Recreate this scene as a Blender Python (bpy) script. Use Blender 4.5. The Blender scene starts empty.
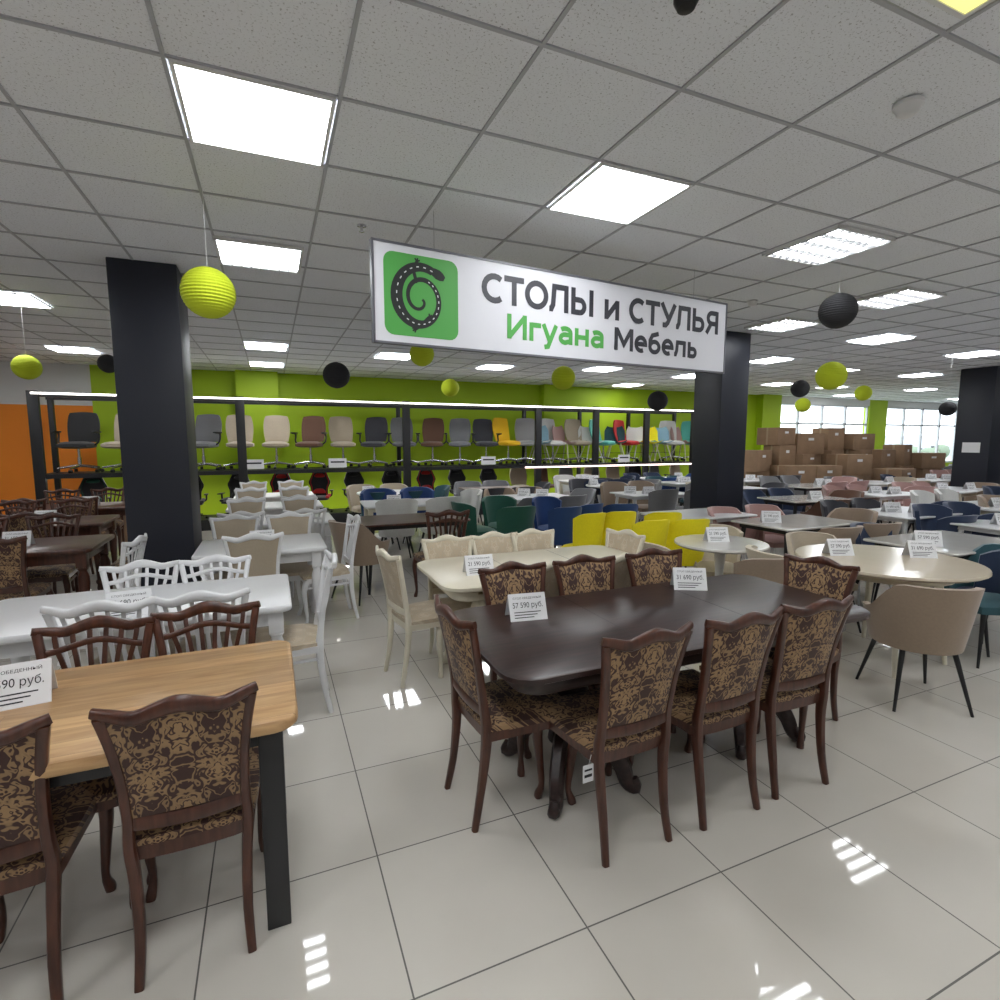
import bpy, bmesh, math, random
from mathutils import Vector, Matrix
random.seed(7)
C=bpy.context
# ------------------------------------------------------------------ materials
def newmat(name):
    m=bpy.data.materials.new(name); m.use_nodes=True
    nt=m.node_tree; b=nt.nodes['Principled BSDF']; return m,nt,b
def pbr(name,col,rough=.5,metal=0,spec=.5,sheen=0,var=0,scale=30,bump=0):
    m,nt,b=newmat(name)
    b.inputs['Base Color'].default_value=(*col,1)
    b.inputs['Roughness'].default_value=rough
    b.inputs['Metallic'].default_value=metal
    b.inputs['Specular IOR Level'].default_value=spec
    if sheen: b.inputs['Sheen Weight'].default_value=sheen
    tc=nt.nodes.new('ShaderNodeTexCoord'); n=nt.nodes.new('ShaderNodeTexNoise')
    n.inputs['Scale'].default_value=scale; n.inputs['Detail'].default_value=3
    nt.links.new(tc.outputs['Object'],n.inputs['Vector'])
    if var:
        mx=nt.nodes.new('ShaderNodeMix'); mx.data_type='RGBA'
        mx.inputs[6].default_value=(*[c*(1-var) for c in col],1); mx.inputs[7].default_value=(*[min(1,c*(1+var)) for c in col],1)
        nt.links.new(n.outputs['Fac'],mx.inputs[0]); nt.links.new(mx.outputs[2],b.inputs['Base Color'])
    if bump:
        bp=nt.nodes.new('ShaderNodeBump'); bp.inputs['Strength'].default_value=bump; bp.inputs['Distance'].default_value=.002
        nt.links.new(n.outputs['Fac'],bp.inputs['Height']); nt.links.new(bp.outputs[0],b.inputs['Normal'])
    return m
def wood(name,c1,c2,rough=.35,axis='X',scale=6,stave=None,spec=.5):
    m,nt,b=newmat(name); N=nt.nodes.new; Lk=nt.links.new
    tc=N('ShaderNodeTexCoord'); mp=N('ShaderNodeMapping')
    s={'X':(.12,1,1),'Y':(1,.12,1),'Z':(1,1,.12)}[axis]
    mp.inputs['Scale'].default_value=s
    Lk(tc.outputs['Object'],mp.inputs['Vector'])
    n=N('ShaderNodeTexNoise'); n.inputs['Scale'].default_value=scale*8; n.inputs['Detail'].default_value=5; n.inputs['Distortion'].default_value=.4
    cr=N('ShaderNodeValToRGB'); cr.color_ramp.elements[0].position=.3; cr.color_ramp.elements[1].position=.7
    cr.color_ramp.elements[0].color=(*c1,1); cr.color_ramp.elements[1].color=(*c2,1)
    Lk(mp.outputs[0],n.inputs['Vector']); Lk(n.outputs['Fac'],cr.inputs[0])
    out=cr.outputs[0]
    if stave:
        br=N('ShaderNodeTexBrick'); br.inputs['Scale'].default_value=1; br.inputs['Brick Width'].default_value=stave[0]; br.inputs['Row Height'].default_value=stave[1]
        br.inputs['Mortar Size'].default_value=.0008; br.inputs['Color1'].default_value=(.78,.78,.78,1); br.inputs['Color2'].default_value=(1.1,1.1,1.1,1); br.inputs['Mortar'].default_value=(.45,.4,.35,1); br.offset=.37
        Lk(tc.outputs['Object'],br.inputs['Vector'])
        mx=N('ShaderNodeMix'); mx.data_type='RGBA'; mx.blend_type='MULTIPLY'; mx.inputs[0].default_value=1
        Lk(out,mx.inputs[6]); Lk(br.outputs['Color'],mx.inputs[7]); out=mx.outputs[2]
    Lk(out,b.inputs['Base Color']); b.inputs['Roughness'].default_value=rough; b.inputs['Specular IOR Level'].default_value=spec
    return m
def emis(name,col,s,base=.8):
    m,nt,b=newmat(name); b.inputs['Base Color'].default_value=(base,base,base,1)
    b.inputs['Emission Color'].default_value=(*col,1); b.inputs['Emission Strength'].default_value=s
    return m
def brocade(name,base,gold,T=.19,rough=.75,sc=15):
    m,nt,b=newmat(name); N=nt.nodes.new; Lk=nt.links.new
    tc=N('ShaderNodeTexCoord'); sp=N('ShaderNodeSeparateXYZ'); Lk(tc.outputs['Object'],sp.inputs[0])
    def math_(op,a,bb=None,c=None):
        n=N('ShaderNodeMath'); n.operation=op
        for i,v in enumerate((a,bb,c)):
            if v is None: continue
            if isinstance(v,(int,float)): n.inputs[i].default_value=v
            else: Lk(v,n.inputs[i])
        return n.outputs[0]
    yz=math_('ADD',sp.outputs['Z'],math_('MULTIPLY',sp.outputs['Y'],.9))
    x=math_('PINGPONG',math_('ADD',sp.outputs['X'],T*40),T/2)
    y=math_('PINGPONG',math_('ADD',yz,10),T*.62)
    cb=N('ShaderNodeCombineXYZ'); Lk(x,cb.inputs[0]); Lk(y,cb.inputs[1])
    n=N('ShaderNodeTexNoise'); n.inputs['Scale'].default_value=sc*1.5; n.inputs['Detail'].default_value=1.0; n.inputs['Distortion'].default_value=1.6
    Lk(cb.outputs[0],n.inputs['Vector'])
    # medallions: ogee lattice of ovals
    def med(ox,oy):
        a=math_('PINGPONG',math_('ADD',sp.outputs['X'],T*40+ox),T/2); c=math_('PINGPONG',math_('ADD',yz,T*80+oy),T*.62)
        return math_('SQRT',math_('ADD',math_('POWER',math_('DIVIDE',a,T*.5),2),math_('POWER',math_('DIVIDE',c,T*.62),2)))
    d=math_('MINIMUM',med(0,0),med(T/2,T*.62))
    d2=math_('ADD',d,math_('MULTIPLY',math_('SUBTRACT',n.outputs['Fac'],.5),1.5))
    cr=N('ShaderNodeValToRGB'); cr.color_ramp.interpolation='LINEAR'
    e=cr.color_ramp.elements; e[0].position=.0; e[0].color=(*gold,1); e[1].position=.14; e[1].color=(*gold,1)
    g2=[g*.8 for g in gold]
    for p,c in ((.17,base),(.25,base),(.28,gold),(.43,g2),(.46,base),(.60,base),(.63,g2),(.73,g2),(.76,base)):
        a=e.new(p); a.color=(*c,1)
    Lk(d2,cr.inputs[0]); Lk(cr.outputs[0],b.inputs['Base Color'])
    b.inputs['Roughness'].default_value=rough; b.inputs['Sheen Weight'].default_value=.1
    return m

M={}
M['frame']=wood('walnut_wood',(.04,.013,.008),(.095,.032,.018),.3,'Z',5)
M['darktop']=wood('dark_wood',(.012,.006,.006),(.042,.02,.017),.33,'X',5)
M['oak']=wood('oak_staves',(.36,.20,.085),(.55,.35,.17),.38,'X',5,stave=(5,.085))
M['black']=pbr('black_paint',(.012,.012,.014),.4)
M['blackmetal']=pbr('black_metal',(.015,.015,.016),.45,.2)
M['white']=pbr('white_lacquer',(.70,.70,.71),.3,var=.02)
M['cream']=pbr('cream_lacquer',(.66,.61,.49),.3,var=.03)
M['gold']=pbr('gold_patina',(.5,.36,.16),.45,.3)
M['brocade']=brocade('brown_brocade',(.045,.016,.012),(.33,.205,.10))
M['creamfab']=brocade('cream_jacquard',(.47,.38,.27),(.55,.47,.35),.14)
M['beigefab']=pbr('beige_fabric',(.42,.35,.26),.85,var=.08,scale=80,sheen=.2)
M['marble']=pbr('marble_top',(.62,.60,.56),.12,var=.1,scale=5)
M['creamtop']=pbr('cream_stone_top',(.57,.49,.38),.12,var=.06,scale=4)
M['chrome']=pbr('chrome',(.6,.6,.62),.18,1)
M['card']=pbr('card_paper',(.76,.76,.77),.6)
M['ink']=pbr('ink',(.015,.015,.02),.7)
M['cardboard']=pbr('cardboard',(.27,.17,.10),.8,var=.2,scale=6)
M['tape']=pbr('packing_tape',(.38,.28,.18),.3)
FAB={}
for k,c in dict(taupe=(.29,.215,.155),beige=(.42,.35,.26),grey=(.18,.18,.19),lgrey=(.33,.33,.34),pink=(.42,.25,.23),blue=(.012,.05,.19),teal=(.02,.08,.10),
    yellow=(.88,.76,.008),green=(.01,.09,.06),brown=(.13,.06,.035),black=(.018,.018,.02),dark=(.04,.04,.05),white=(.65,.65,.63),navy=(.015,.03,.075),
    red=(.5,.02,.02),sky=(.25,.42,.52),orange=(.85,.5,.01),mint=(.10,.48,.40),cream=(.52,.45,.34)).items():
    FAB[k]=pbr(k+'_upholstery',c,.8,sheen=.05 if k in('yellow','orange','red') else .25,var=.1,scale=60)
# ------------------------------------------------------------------ mesh builder
def cr_(pts,k=4):
    pts=[Vector(p) for p in pts]; out=[]
    n=len(pts)
    for i in range(n-1):
        p0=pts[max(i-1,0)];p1=pts[i];p2=pts[i+1];p3=pts[min(i+2,n-1)]
        for j in range(k):
            t=j/k
            out.append(.5*((2*p1)+(-p0+p2)*t+(2*p0-5*p1+4*p2-p3)*t*t+(-p0+3*p1-3*p2+p3)*t**3))
    out.append(pts[-1]); return out
class MB:
    def __init__(s): s.v=[];s.f=[];s.mi=[];s.sm=[];s.mats=[];s.X=None
    def m(s,mat):
        if mat not in s.mats: s.mats.append(mat)
        return s.mats.index(mat)
    def add(s,vs,fs,mat,smooth=True):
        o=len(s.v); i=s.m(mat)
        for v in vs:
            v=Vector(v)
            if s.X is not None: v=s.X@v
            s.v.append(v)
        for f in fs: s.f.append([o+k for k in f]); s.mi.append(i); s.sm.append(smooth)
    def box(s,c,d,mat,bev=0,rot=0,taper=1):
        x,y,z=[k/2 for k in d]; R=Matrix.Rotation(rot,3,'Z'); c=Vector(c)
        if bev<=0:
            vs=[];
            for sx,sy,sz in [(-1,-1,-1),(1,-1,-1),(1,1,-1),(-1,1,-1),(-1,-1,1),(1,-1,1),(1,1,1),(-1,1,1)]:
                vs.append(c+R@Vector((sx*x,sy*y,sz*z)))
            s.add(vs,[(0,3,2,1),(4,5,6,7),(0,1,5,4),(1,2,6,5),(2,3,7,6),(3,0,4,7)],mat,False); return
        bm=bmesh.new(); bmesh.ops.create_cube(bm,size=1)
        for v in bm.verts: v.co=Vector((v.co.x*d[0],v.co.y*d[1],v.co.z*d[2]))
        bmesh.ops.bevel(bm,geom=bm.edges[:],offset=min(bev,min(d)*.45),segments=2,profile=.6,affect='EDGES')
        bm.verts.index_update()
        s.add([c+R@v.co for v in bm.verts],[[v.index for v in f.verts] for f in bm.faces],mat,False); bm.free()
    def loft(s,secs,mat,smooth=True,cap=True):
        n=len(secs[0]); vs=[p for q in secs for p in q]; fs=[]
        for i in range(len(secs)-1):
            for j in range(n):
                k=(j+1)%n; fs.append((i*n+j,i*n+k,(i+1)*n+k,(i+1)*n+j))
        if cap: fs.append(tuple(range(n-1,-1,-1))); fs.append(tuple((len(secs)-1)*n+j for j in range(n)))
        s.add(vs,fs,mat,smooth)
    def tube(s,path,wd,mat,ref=(1,0,0),n=8,e=2.,smooth=True):
        path=[Vector(p) for p in path]; ref=Vector(ref); secs=[]; L=len(path)
        for i,p in enumerate(path):
            t=(path[min(i+1,L-1)]-path[max(i-1,0)]).normalized()
            if isinstance(wd,list):
                q=i/(L-1)*(len(wd)-1); a=int(min(q,len(wd)-2)); fr=q-a
                w0=wd[a];w1=wd[a+1]
                if not isinstance(w0,tuple): w0=(w0,w0)
                if not isinstance(w1,tuple): w1=(w1,w1)
                w=w0[0]*(1-fr)+w1[0]*fr; d=w0[1]*(1-fr)+w1[1]*fr
            elif isinstance(wd,tuple): w,d=wd
            else: w=d=wd
            u=(ref-t*ref.dot(t))
            if u.length<1e-4: u=Vector((0,0,1))-t*t.z
            u.normalize(); v=t.cross(u)
            sec=[]
            for j in range(n):
                a=2*math.pi*(j+.5)/n; ca,sa=math.cos(a),math.sin(a)
                sec.append(p+u*(w/2*math.copysign(abs(ca)**(2/e),ca))+v*(d/2*math.copysign(abs(sa)**(2/e),sa)))
            secs.append(sec)
        s.loft(secs,mat,smooth)
    def lathe(s,prof,c,mat,n=20,ax=1.,ay=1.):
        c=Vector(c)
        s.loft([[c+Vector((r*ax*math.cos(2*math.pi*j/n),r*ay*math.sin(2*math.pi*j/n),z)) for j in range(n)] for r,z in prof],mat)
    def shell(s,F,B,nu,nv,mat,edge=None):
        vs=[];fs=[]
        for G in (F,B):
            for j in range(nv+1):
                for i in range(nu+1): vs.append(Vector(G(-1+2*i/nu,j/nv)))
        W=nu+1; o=W*(nv+1)
        for j in range(nv):
            for i in range(nu):
                a=j*W+i; fs.append((a,a+1,a+W+1,a+W)); fs.append((o+a,o+a+W,o+a+W+1,o+a+1))
        ef=[]
        for i in range(nu):
            ef.append((i,o+i,o+i+1,i+1)); a=nv*W+i; ef.append((a,a+1,o+a+1,o+a))
        for j in range(nv):
            a=j*W; ef.append((a,a+W,o+a+W,o+a)); a=j*W+nu; ef.append((a,o+a,o+a+W,a+W))
        s.add(vs,fs+ef,mat,True)
    def pad(s,c,w,d,h,mat,wb=None,r=.35,puff=.5,n=8,bot=0.):
        wb=wb or w; c=Vector(c)
        def xy(u,v):
            v2=v*2-1
            W=(wb+(w-wb)*v)/2
            return W*u*math.sqrt(max(0,1-r*v2*v2)), d/2*v2*math.sqrt(max(0,1-r*u*u))*1.0
        def F(u,v):
            x,y=xy(u,v); v2=v*2-1
            z=h*(1-puff*max(abs(u)**4,abs(v2)**4)-.12*(u*u+v2*v2)/2)
            return c+Vector((x,y,z))
        def B(u,v):
            x,y=xy(u,v); return c+Vector((x,y,-bot*(1-max(abs(u)**3,abs(v*2-1)**3))))
        s.shell(F,B,n,n,mat)
    def mesh(s,name):
        me=bpy.data.meshes.new(name); me.from_pydata([tuple(v) for v in s.v],[],s.f)
        for mt in s.mats: me.materials.append(mt)
        for p,i,sm in zip(me.polygons,s.mi,s.sm): p.material_index=i; p.use_smooth=sm
        bm=bmesh.new(); bm.from_mesh(me); bmesh.ops.recalc_face_normals(bm,faces=bm.faces[:]); bm.to_mesh(me); bm.free()
        me.update()
        try: me.set_sharp_from_angle(angle=math.radians(50))
        except Exception: pass
        return me
def place(name,me,x,y,z=0,rot=0,sc=1):
    o=bpy.data.objects.new(name,me); o.location=(x,y,z); o.rotation_euler=(0,0,math.radians(rot)); 
    o.scale=(sc,sc,sc) if not isinstance(sc,tuple) else sc
    C.collection.objects.link(o); return o
def textgeo(body):
    cu=bpy.data.curves.new('t','FONT'); cu.body=body; cu.resolution_u=6; cu.size=10
    ob=bpy.data.objects.new('t',cu); C.collection.objects.link(ob); C.view_layer.update()
    dg=C.evaluated_depsgraph_get(); me=bpy.data.meshes.new_from_object(ob.evaluated_get(dg))
    vs=[v.co.copy() for v in me.vertices]; fs=[tuple(p.vertices) for p in me.polygons]
    bpy.data.objects.remove(ob); bpy.data.curves.remove(cu); bpy.data.meshes.remove(me)
    return vs,fs
def fit_text(mb,body,x0,x1,z0,z1,mat,fn):
    vs,fs=textgeo(body)
    if not vs: return
    ax=min(v.x for v in vs);bx=max(v.x for v in vs);ay=min(v.y for v in vs);by=max(v.y for v in vs)
    mb.add([fn(x0+(v.x-ax)/(bx-ax)*(x1-x0), z0+(v.y-ay)/(by-ay)*(z1-z0)) for v in vs],fs,mat,False)
# ---- bold stroke lettering for the big sign: glyphs on a unit-height grid
def arc(cx,cy,rx,ry,a0,a1,n=14):
    return [(cx+rx*math.cos(math.radians(a0+(a1-a0)*i/n)),cy+ry*math.sin(math.radians(a0+(a1-a0)*i/n))) for i in range(n+1)]
X_=.76 # x height
t_=.095
GL={
'С':(.68,[arc(.40,.5,.31,.41,50,310)]),
'Т':(.66,[[(.02,1-t_),(.64,1-t_)],[(.33,1-t_),(.33,0)]]),
'О':(.80,[arc(.40,.5,.31,.41,0,360,28)]),
'Л':(.74,[[(.02,t_),(.09,t_),(.15,.25),(.19,1-t_),(.65-.0,1-t_)],[(.61,1),(.61,0)]]),
'Ы':(.90,[[(.12,1),(.12,0)],[(.12,.56),(.36,.56)]+arc(.36,.56-.2325,.16,.2325,90,-90,10)+[(.36,t_),(.12,t_)],[(.78,1),(.78,0)]]),
'У':(.70,[[(.06,1),(.37,.36)],[(.65,1),(.34,.20),(.25,t_),(.12,t_)]]),
'Ь':(.66,[[(.12,1),(.12,0)],[(.12,.56),(.38,.56)]+arc(.38,.56-.2325,.17,.2325,90,-90,10)+[(.38,t_),(.12,t_)]]),
'Я':(.70,[[(.58,1),(.58,0)],[(.58,1-t_),(.32,1-t_)]+arc(.32,.675,.18,.23,90,270,10)+[(.32,.445),(.58,.445)],[(.30,.445),(.08,0)]]),
'и':(.66,[[(.12,X_),(.12,0)],[(.54,X_),(.54,0)],[(.12,.06),(.54,X_-.06)]]),
'И':(.78,[[(.12,1),(.12,0)],[(.66,1),(.66,0)],[(.12,.08),(.66,.92)]]),
'г':(.50,[[(.12,X_),(.12,0)],[(.12,X_-t_),(.47,X_-t_)]]),
'у':(.60,[[(.06,X_),(.30,.05)],[(.54,X_),(.24,-.16),(.10,-.20)]]),
'а':(.62,[arc(.29,X_-.25,.21,.17,140,0,8)+[(.50,.45),(.50,0)],[(.50,.42),(.28,.42)]+arc(.28,.25,.17,.17,90,270,10)+[(.30,.08),(.50,.16)]]),
'н':(.66,[[(.12,X_),(.12,0)],[(.54,X_),(.54,0)],[(.12,X_/2),(.54,X_/2)]]),
'М':(.92,[[(.12,0),(.12,1)],[(.14,.95),(.46,.28),(.78,.95)],[(.80,1),(.80,0)]]),
'е':(.62,[[(.09,.38),(.53,.38)]+arc(.31,X_/2,.22,X_/2-.08,5,300,18)]),
'б':(.66,[arc(.33,.32,.215,.24,0,360,22),[(.115,.32),(.12,.6),(.22,.84),(.52,.95)]]),
'л':(.66,[[(.02,t_),(.09,t_),(.14,.25),(.17,X_-t_),(.55,X_-t_)],[(.53,X_),(.53,0)]]),
'ь':(.58,[[(.12,X_),(.12,0)],[(.12,.44),(.32,.44)]+arc(.32,.26,.13,.18,90,-90,10)+[(.32,.08),(.12,.08)]]),
' ':(.34,[])}
def strip(b,P,W,f,mat):
    L=[];R=[]
    for i,p in enumerate(P):
        a=P[max(i-1,0)];c=P[min(i+1,len(P)-1)]
        if len(P)>3 and (Vector(P[0])-Vector(P[-1])).length<1e-4:
            a=P[i-1] if i>0 else P[-2]; c=P[i+1] if i<len(P)-1 else P[1]
        d1=(Vector(p)-Vector(a)); d2=(Vector(c)-Vector(p))
        if d1.length<1e-6: d1=d2
        if d2.length<1e-6: d2=d1
        d1.normalize(); d2.normalize(); t=(d1+d2).normalized(); n=Vector((-t.y,t.x)); k=max(.55,t.dot(d2))
        w=W(i/(len(P)-1))/2/k
        L.append(f(p[0]+n.x*w,p[1]+n.y*w)); R.append(f(p[0]-n.x*w,p[1]-n.y*w))
    k=len(P); b.add(L+R,[(i,i+1,k+i+1,k+i) for i in range(k-1)],mat,False)
def bold_text(b,body,x0,x1,z0,h,mat,y,wt=.205):
    tot=sum(GL[c][0] for c in body)-.08; sx=(x1-x0)/tot; x=0; q=0
    for c in body:
        w,st=GL[c]
        for s_ in st:
            q+=1
            strip(b,[(x0+(x+px)*sx,z0+pz*h) for px,pz in s_],lambda t:wt*h,(lambda X,Z,q=q:(X,y-(q%3)*.0004,Z)),mat)
        x+=w
# ------------------------------------------------------------------ classic chairs
def backy(z): 
    t=max(0,(z-.46)/.5); return -.20-.12*t**1.15
def classic(frame,fab,style='panel',tag=False):
    b=MB()
    cv=lambda x,z: .035*(x/.2)**2*max(0,min(1,(z-.46)/.3))
    for sx in (-1,1):
        pts=[(.165,-.255,0),(.158,-.225,.15),(.163,-.203,.33),(.172,-.20,.46),(.168,0,.56),(.172,0,.70),(.186,0,.83),(.205,0,.94)]
        P=[]
        for x,y,z in pts:
            if z>.5: y=backy(z)+cv(x,z)
            P.append((sx*x,y,z))
        b.tube(cr_(P,4),[(.028,.028),(.034,.036),(.036,.05),(.032,.036),(.032,.034),(.034,.032)],frame,n=10,e=3.5)
        P=cr_([(sx*.195,.205,.43),(sx*.212,.232,.34),(sx*.205,.222,.2),(sx*.198,.212,.08),(sx*.205,.228,.02),(sx*.207,.232,0)],4)
        b.tube(P,[(.052,.052),(.05,.05),(.036,.036),(.026,.026),(.036,.04),(.034,.038)],frame,n=10,e=3)
    P=[]
    for i in range(21):
        x=-.222+.444*i/20; a=abs(x)/.222
        z=.938+.022*math.exp(-(x/.07)**2)+.018*a**3-.010*math.exp(-((abs(x)-.12)/.04)**2)
        P.append((x,backy(.95)+cv(x,.95),z))
    b.tube(P,[(.032,.022),(.042,.030),(.046,.032),(.056,.034),(.046,.032),(.042,.030),(.032,.022)],frame,ref=(0,0,1),n=10,e=3)
    P=[(x,backy(.545)+cv(x,.545),.545-.012*math.cos(x/.17*1.57)) for x in [-.168+.336*i/8 for i in range(9)]]
    b.tube(P,(.05,.026),frame,ref=(0,0,1),n=8,e=4)
    if style=='panel':
        def G(off):
            def g(u,v):
                z=.565+v*.365; hw=.158+.03*v**1.5; x=u*hw
                if v>.99: z+=.02*math.exp(-(x/.06)**2)
                k=1-max(abs(u)**6,abs(2*v-1)**6)
                return (x,backy(z)+cv(x,z)+off*(.008+abs(1)*.016*k*(1 if off>0 else .5)),z)
            return g
        b.shell(G(1),G(-1),10,10,fab)
    else:
        P=[(x,backy(.86)+cv(x,.86),.872+.016*math.cos(x/.18*3.14)) for x in [-.19+.38*i/10 for i in range(11)]]
        b.tube(P,(.026,.02),frame,ref=(0,0,1),n=8,e=4)
        for i in range(6):
            q=(i-2.5)/2.5
            P=cr_([(q*.105,backy(.56)-.002,.555),(q*.118,backy(.66),.66),(q*.112,backy(.76),.76),(q*.142,backy(.86)+cv(q*.142,.86),.87),(q*.15,backy(.93)+cv(q*.15,.93),.93)],2)
            b.tube(P,(.02,.012),frame,n=6,e=4)
    def F(u,v):
        x=u*(.19+.035*v); y=-.2+v*.43-.02*u*u*v; return (x,y,.452)
    def B(u,v):
        x=u*(.186+.033*v); y=-.195+v*.42-.02*u*u*v; return (x,y,.395+.012*abs(u)**3)
    b.shell(F,B,6,4,frame)
    b.pad((0,.02,.448),.455,.445,.058,fab,wb=.385,r=.06,puff=.45,n=8)
    if style!='panel':
        for sx in (-1,1): b.tube([(sx*.163,-.2,.36),(sx*.2,.21,.36)],(.02,.02),frame,ref=(0,0,1),n=6)
    if tag:
        b.box((-.21,-.185,.37),(.05,.002,.075),M['card']); b.box((-.21,-.1865,.385),(.036,.001,.008),M['ink']); b.box((-.21,-.1865,.36),(.036,.001,.012),M['ink'])
        b.tube([(-.2,-.19,.45),(-.21,-.186,.40)],.002,M['card'],n=4)
    return b.mesh('chair_mesh')
broc=classic(M['frame'],M['brocade']); broct=classic(M['frame'],M['brocade'],tag=True)
slatd=classic(M['frame'],M['brocade'],'slat')
slatw=classic(M['white'],M['creamfab'],'slat'); slatwt=classic(M['white'],M['creamfab'],'slat',tag=True)
cream=classic(M['cream'],M['creamfab']); creamt=classic(M['cream'],M['creamfab'],tag=True)
whitep=classic(M['white'],M['beigefab'])
# ------------------------------------------------------------------ modern chairs
def bucket(fab,leg,arms=True,H=.84,seatz=.46):
    b=MB()
    span=math.radians(112 if arms else 62)
    def surf(u,v,o):
        th=u*span
        if arms:
            t=max(0,min(1,(math.radians(92)-abs(th))/math.radians(42))); t=t*t*(3-2*t)
            top=.64+(H-.64)*t-.02*abs(u)
        else: top=H-.06*abs(u)**4
        z0=seatz-.07; z=z0+(top-z0)*v
        fl=.92+.2*v
        rx=(.255 if arms else .25)*fl+o; ry=(.25 if arms else .23)*fl+o
        x=rx*math.sin(th)*(1 if arms else 1.05); y=-ry*math.cos(th)-(.06*v)*max(0,math.cos(th))
        return (x,y,z)
    b.shell(lambda u,v:surf(u,v,-.022),lambda u,v:surf(u,v,.022),24 if arms else 10,6,fab)
    b.pad((0,.01,seatz-.07),.45,.46,.1,fab,wb=.42,r=.3,puff=.35,n=8,bot=.02)
    for sx in (-1,1):
        for sy,ty in ((-1,-.25),(1,.23)):
            b.tube([(sx*.15,sy*.15,seatz-.07),(sx*.225,ty,0)],[.034,.018],leg,n=8)
    return b.mesh('bucket_mesh')
BK={}
def bk(col,arms,leg='blackmetal',H=.84):
    k=(col,arms,leg,H)
    if k not in BK: BK[k]=bucket(FAB[col],M[leg],arms,H)
    return BK[k]
def starbase(b,mat,R=.3,z=.06):
    for i in range(5):
        a=2*math.pi*i/5+.3; c,s=math.cos(a),math.sin(a)
        b.tube([(0,0,.12),(c*R*.5,s*R*.5,.1),(c*R,s*R,.075)],[(.05,.04),(.03,.022)],mat,ref=(0,0,1),n=6)
        b.tube([(c*R-s*.022,s*R+c*.022,.03),(c*R+s*.022,s*R-c*.022,.03)],.056,M['black'],ref=(0,0,1),n=10)
    b.lathe([(.028,.09),(.028,.25),(.018,.25),(.018,.42)],(0,0,0),mat,10)
def office(fab,arms=True,base='chrome',H=1.0):
    b=MB(); starbase(b,M[base])
    b.pad((0,.02,.42),.48,.47,.09,fab,wb=.44,r=.25,puff=.4,bot=.03)
    def G(o):
        def g(u,v):
            z=.5+(H-.5)*v; hw=.2+.035*math.sin(v*2.6)-.03*v**4; x=u*hw
            y=-.21-.09*v+.05*u*u-.03*math.sin(v*3.1); k=1-max(abs(u)**4,abs(2*v-1)**6)
            return (x,y+o*(.012+.02*k),z-.02*u*u*(v>.9))
        return g
    b.shell(G(1),G(-1),8,8,fab)
    for k in (.62,.74,.86):
        b.box((0,-.235-.06*(k-.5)/.5,k),(.36,.004,.006),M['black'])
    b.tube(cr_([(0,-.05,.41),(0,-.24,.42),(0,-.28,.55)],3),(.06,.015),M['black'],n=6)
    if arms:
        for sx in (-1,1):
            b.tube(cr_([(sx*.2,-.02,.44),(sx*.28,-.02,.5),(sx*.285,-.05,.64),(sx*.285,.12,.66)],3),(.03,.03),M['black'],n=6)
            b.box((sx*.285,.03,.665),(.055,.24,.025),M['black'],.01)
    return b.mesh('office_mesh')
def gaming(fab,acc):
    b=MB(); starbase(b,M['black'],.31)
    b.pad((0,.02,.40),.5,.5,.1,fab,wb=.46,r=.2,puff=.4,bot=.03)
    for sx in (-1,1): b.tube([(sx*.22,-.2,.5),(sx*.23,.05,.5),(sx*.22,.24,.48)],(.09,.07),acc,ref=(1,0,0),n=8)
    def W(v): 
        return .19+.06*math.exp(-((v-.55)/.16)**2)-.05*max(0,v-.8)/.2
    def G(o):
        def g(u,v):
            z=.48+.74*v; x=u*W(v); y=-.2-.14*v+.05*abs(u)**3; k=1-max(abs(u)**6,abs(2*v-1)**8)
            return (x,y+o*(.02+.02*k),z)
        return g
    b.shell(G(1),G(-1),8,12,fab)
    for sx in (-1,1):
        P=[(sx*W(v)*.86,-.2-.14*v+.05,.48+.74*v) for v in [i/8 for i in range(9)]]
        b.tube(P,(.03,.04),acc,n=6)
        b.tube(cr_([(sx*.2,0,.44),(sx*.29,0,.5),(sx*.3,0,.64)],3),(.04,.04),M['black'],n=6); b.box((sx*.3,.03,.66),(.08,.25,.03),M['black'],.012)
    b.pad((0,-.27,1.05),.24,.09,.1,acc,r=.3,bot=.02); b.pad((0,-.14,.56),.28,.1,.14,acc,r=.3)
    return b.mesh('gaming_mesh')
def shellchair(fab,legm):
    b=MB()
    def G(o):
        def g(u,v):
            if v<.45: t=v/.45; y=.21-.38*t; z=.46-.03*math.sin(t*2.5); 
            else: t=(v-.45)/.55; y=-.17-.1*t; z=.455+.36*t**.85
            w=.23+.01*math.sin(v*3)-.06*max(0,v-.8)/.2
            z+=.05*abs(u)**3*(1-.3*v); y+=.06*abs(u)**3*max(0,v-.45)
            n=Vector((0,.3 if v<.45 else 1,1 if v<.45 else .2))
            return Vector((u*w,y,z))+n*(o*.008)
        return g
    b.shell(G(1),G(-1),8,14,fab)
    for sx in (-1,1):
        for ty in (-.2,.2): b.tube([(sx*.1,ty*.5,.44),(sx*.22,ty*1.1,0)],[.03,.018],legm,n=8)
        b.tube([(sx*.16,-.16,.22),(-sx*.16,.16,.22)],.008,M['blackmetal'],n=5)
    return b.mesh('shell_mesh')
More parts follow.
